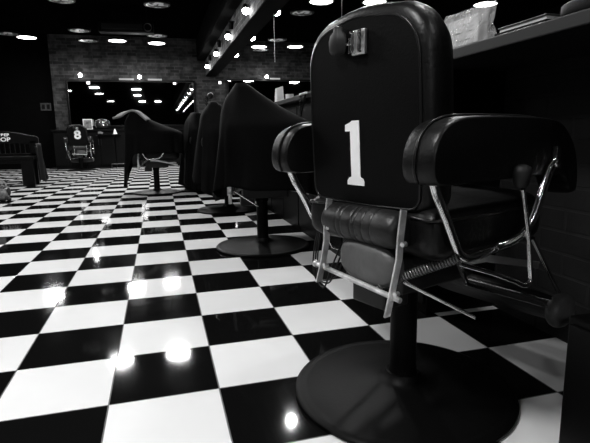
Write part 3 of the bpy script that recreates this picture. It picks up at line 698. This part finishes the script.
# unlit mottled discs
def disc_root():
    t = thing('ceiling_disc', '', 'ceiling disc', (0, 0, PZ))
    obj('rim', LATHE([(.19, -.004), (.205, 0), (.205, .03), (.19, .035)], 32), M['black_metal'], t, smooth=40)
    obj('grille', LATHE([(0, -.02), (.12, -.014), (.19, 0), (.19, .02), (0, .02)], 32), M['grille'], t, smooth=60)
    obj('rod', TUBE([(0, 0, .02), (0, 0, CZ - PZ)], .006, 6), M['black_metal'], t); return t
disc0 = disc_root()
DL = [(.285, 7.0, 'unlit mottled disc at the top edge, above the hanging duct end'), (-1.09, 7.0, 'unlit mottled disc cut by the top edge, left of the hanging duct'), (-1.15, 9.2, 'unlit mottled disc above the brick wall, left of the hanging duct'), (-1.12, 10.25, 'unlit mottled disc low over the brick wall, under another disc'),
      (.28, 9.45, 'unlit mottled disc just under the right end of the hanging duct'), (-2.52, 9.75, 'unlit mottled disc at the left edge beside a bright pendant'), (2.66, 7.05, 'unlit mottled disc high between two bright spots right of the beam'), (2.8, 9.45, 'unlit mottled disc right of the beam above the bright pair'), (2.68, 10.75, 'unlit mottled disc right of the beam touching a bright pendant')]
for i, (x, y, lab) in enumerate(DL):
    t = disc0 if i == 0 else dup(disc0, (x, y, PZ), 0, lab)
    t.location = (x, y, PZ); t['label'] = lab; t['group'] = 'unlit ceiling discs'
# track spotlights on both faces of the beam
def spot_root(d=1):
    t = thing('track_spotlight', '', 'spotlight', (0, 0, 0))
    mt = Matrix.Rotation(R(180 - 40 * d), 4, 'X')
    obj('bracket', TUBE([(.0, 0, 0), (-.045, 0, 0), (-.045, 0, -.03)], .007, 8), M['black_metal'], t, smooth=50)
    h = obj('housing', LATHE([(0, -.055), (.03, -.055), (.034, -.05), (.044, .06), (.040, .06), (.0, .045)], 24, Matrix.Translation(V(-.05, 0, -.04)) @ mt), M['black_metal'], t, smooth=40)
    obj('lens', LATHE([(0, .088), (.028, .086), (.044, .074), (.050, .056), (0, .05)], 24, Matrix.Translation(V(-.05, 0, -.04)) @ mt), M['bulb'], h, smooth=60)
    return t
roots = [spot_root(1), spot_root(-1)]; used = [0, 0]
ys = [10.83, 8.95, 7.19, 5.44, 3.40, 1.95, .20, -1.55, -3.3, -5.05, -6.8]
nm = ['farthest', 'third from the camera', 'second from the camera', 'nearest in view']
for k, y in enumerate(ys):
    for side in (0, 1):
        if side and k == 0: continue
        x = 1.448 if side == 0 else 1.722
        yy = y if side == 0 else y - .18
        vis = k < 4
        lab = ('lit spotlight on the left face of the brick beam, ' + nm[k]) if (vis and side == 0) else (('lit spotlight on the right face of the brick beam, ' + nm[k]) if vis else 'track spotlight nearer than the picture shows, seen only in the mirrors and tiles')
        t = dup(roots[side], (0, 0, 0), 0, lab) if used[side] else roots[side]; used[side] = 1
        t.location = (x, yy, 2.43 if side == 0 else 2.39); t.rotation_euler = (0, 0, 0 if side == 0 else PI); t['label'] = lab; t['group'] = 'track spotlights on the brick beam'
        if side == 0:
            spot((x - .08, yy - .06, 2.33), (x - 1.5, yy - (1.9 if y > 1 else -.5), 0), SPOT_W * (1 if 1 < y < 4 else (.6 if y < 1 else .7)), 110)
        elif k % 2: spot((x + .08, yy + .02, 2.30), (x + 1.2, yy - .5, 0), SPOT_W * .1, 95)
# unlit spare heads between the lit ones
for k, (y, lab) in enumerate(((6.75, 'unlit black spotlight on the beam between the two nearest lit ones'), (8.35, 'unlit black spotlight on the beam before the third lit one'), (10.1, 'unlit black spotlight on the beam before the farthest lit one'))):
    t = thing('dark_spotlight', lab, 'spotlight', (1.448, y, 2.50), 0, 'unlit spotlights on the beam')
    obj('bracket', TUBE([(0, 0, 0), (-.04, 0, 0), (-.04, 0, -.04)], .008, 8), M['black_metal'], t); obj('housing', LATHE([(0, -.06), (.04, -.06), (.045, .05), (0, .05)], 20, Matrix.Translation(V(-.055, 0, -.05)) @ Matrix.Rotation(R(25), 4, 'X')), M['black_metal'], t, smooth=40)
# hanging projector-screen like box under the ceiling
dk = thing('hanging_duct', 'long dark metal box hanging under the ceiling before the brick wall', 'duct', (-.28, 9.0, 2.79), -R(3))
obj('housing', BOX(-.50, .50, -.12, .12, -.10, .10), M['duct'], dk, bevel=.02)
obj('trim', BOX(-.44, .30, -.126, -.120, -.05, .05), mat('duct_front', .012, .3), dk, bevel=.004)
obj('round_vent', TUBE([V(.40 + .07 * math.cos(a), -.125, .07 * math.sin(a)) for a in [2 * PI * i / 28 for i in range(28)]], .008, 8, True), M['dark_steel'], dk, smooth=180)
for x_ in (-.35, .38): obj('hanging_rod', TUBE([(x_, 0, .09), (x_, 0, CZ - 2.80)], .012, 8), M['duct'], dk)
# two bead chains
for x_, y_, z0, lab in ((1.680, 5.0, 1.650, 'thin pale chain hanging below the nearest spotlight right of the beam'), (2.670, 5.2, 1.90, 'thin pale chain hanging just left of the near chair back')):
    bm = TUBE([(x_, y_, z0), (x_, y_, CZ)], .0035, 6)
    for i in range(40): ball(bm, (x_, y_, z0 + i * .035), .006, n=6)
    tag(obj('hanging_chain', bm, M['steel'], None, smooth=60), lab, 'chain')
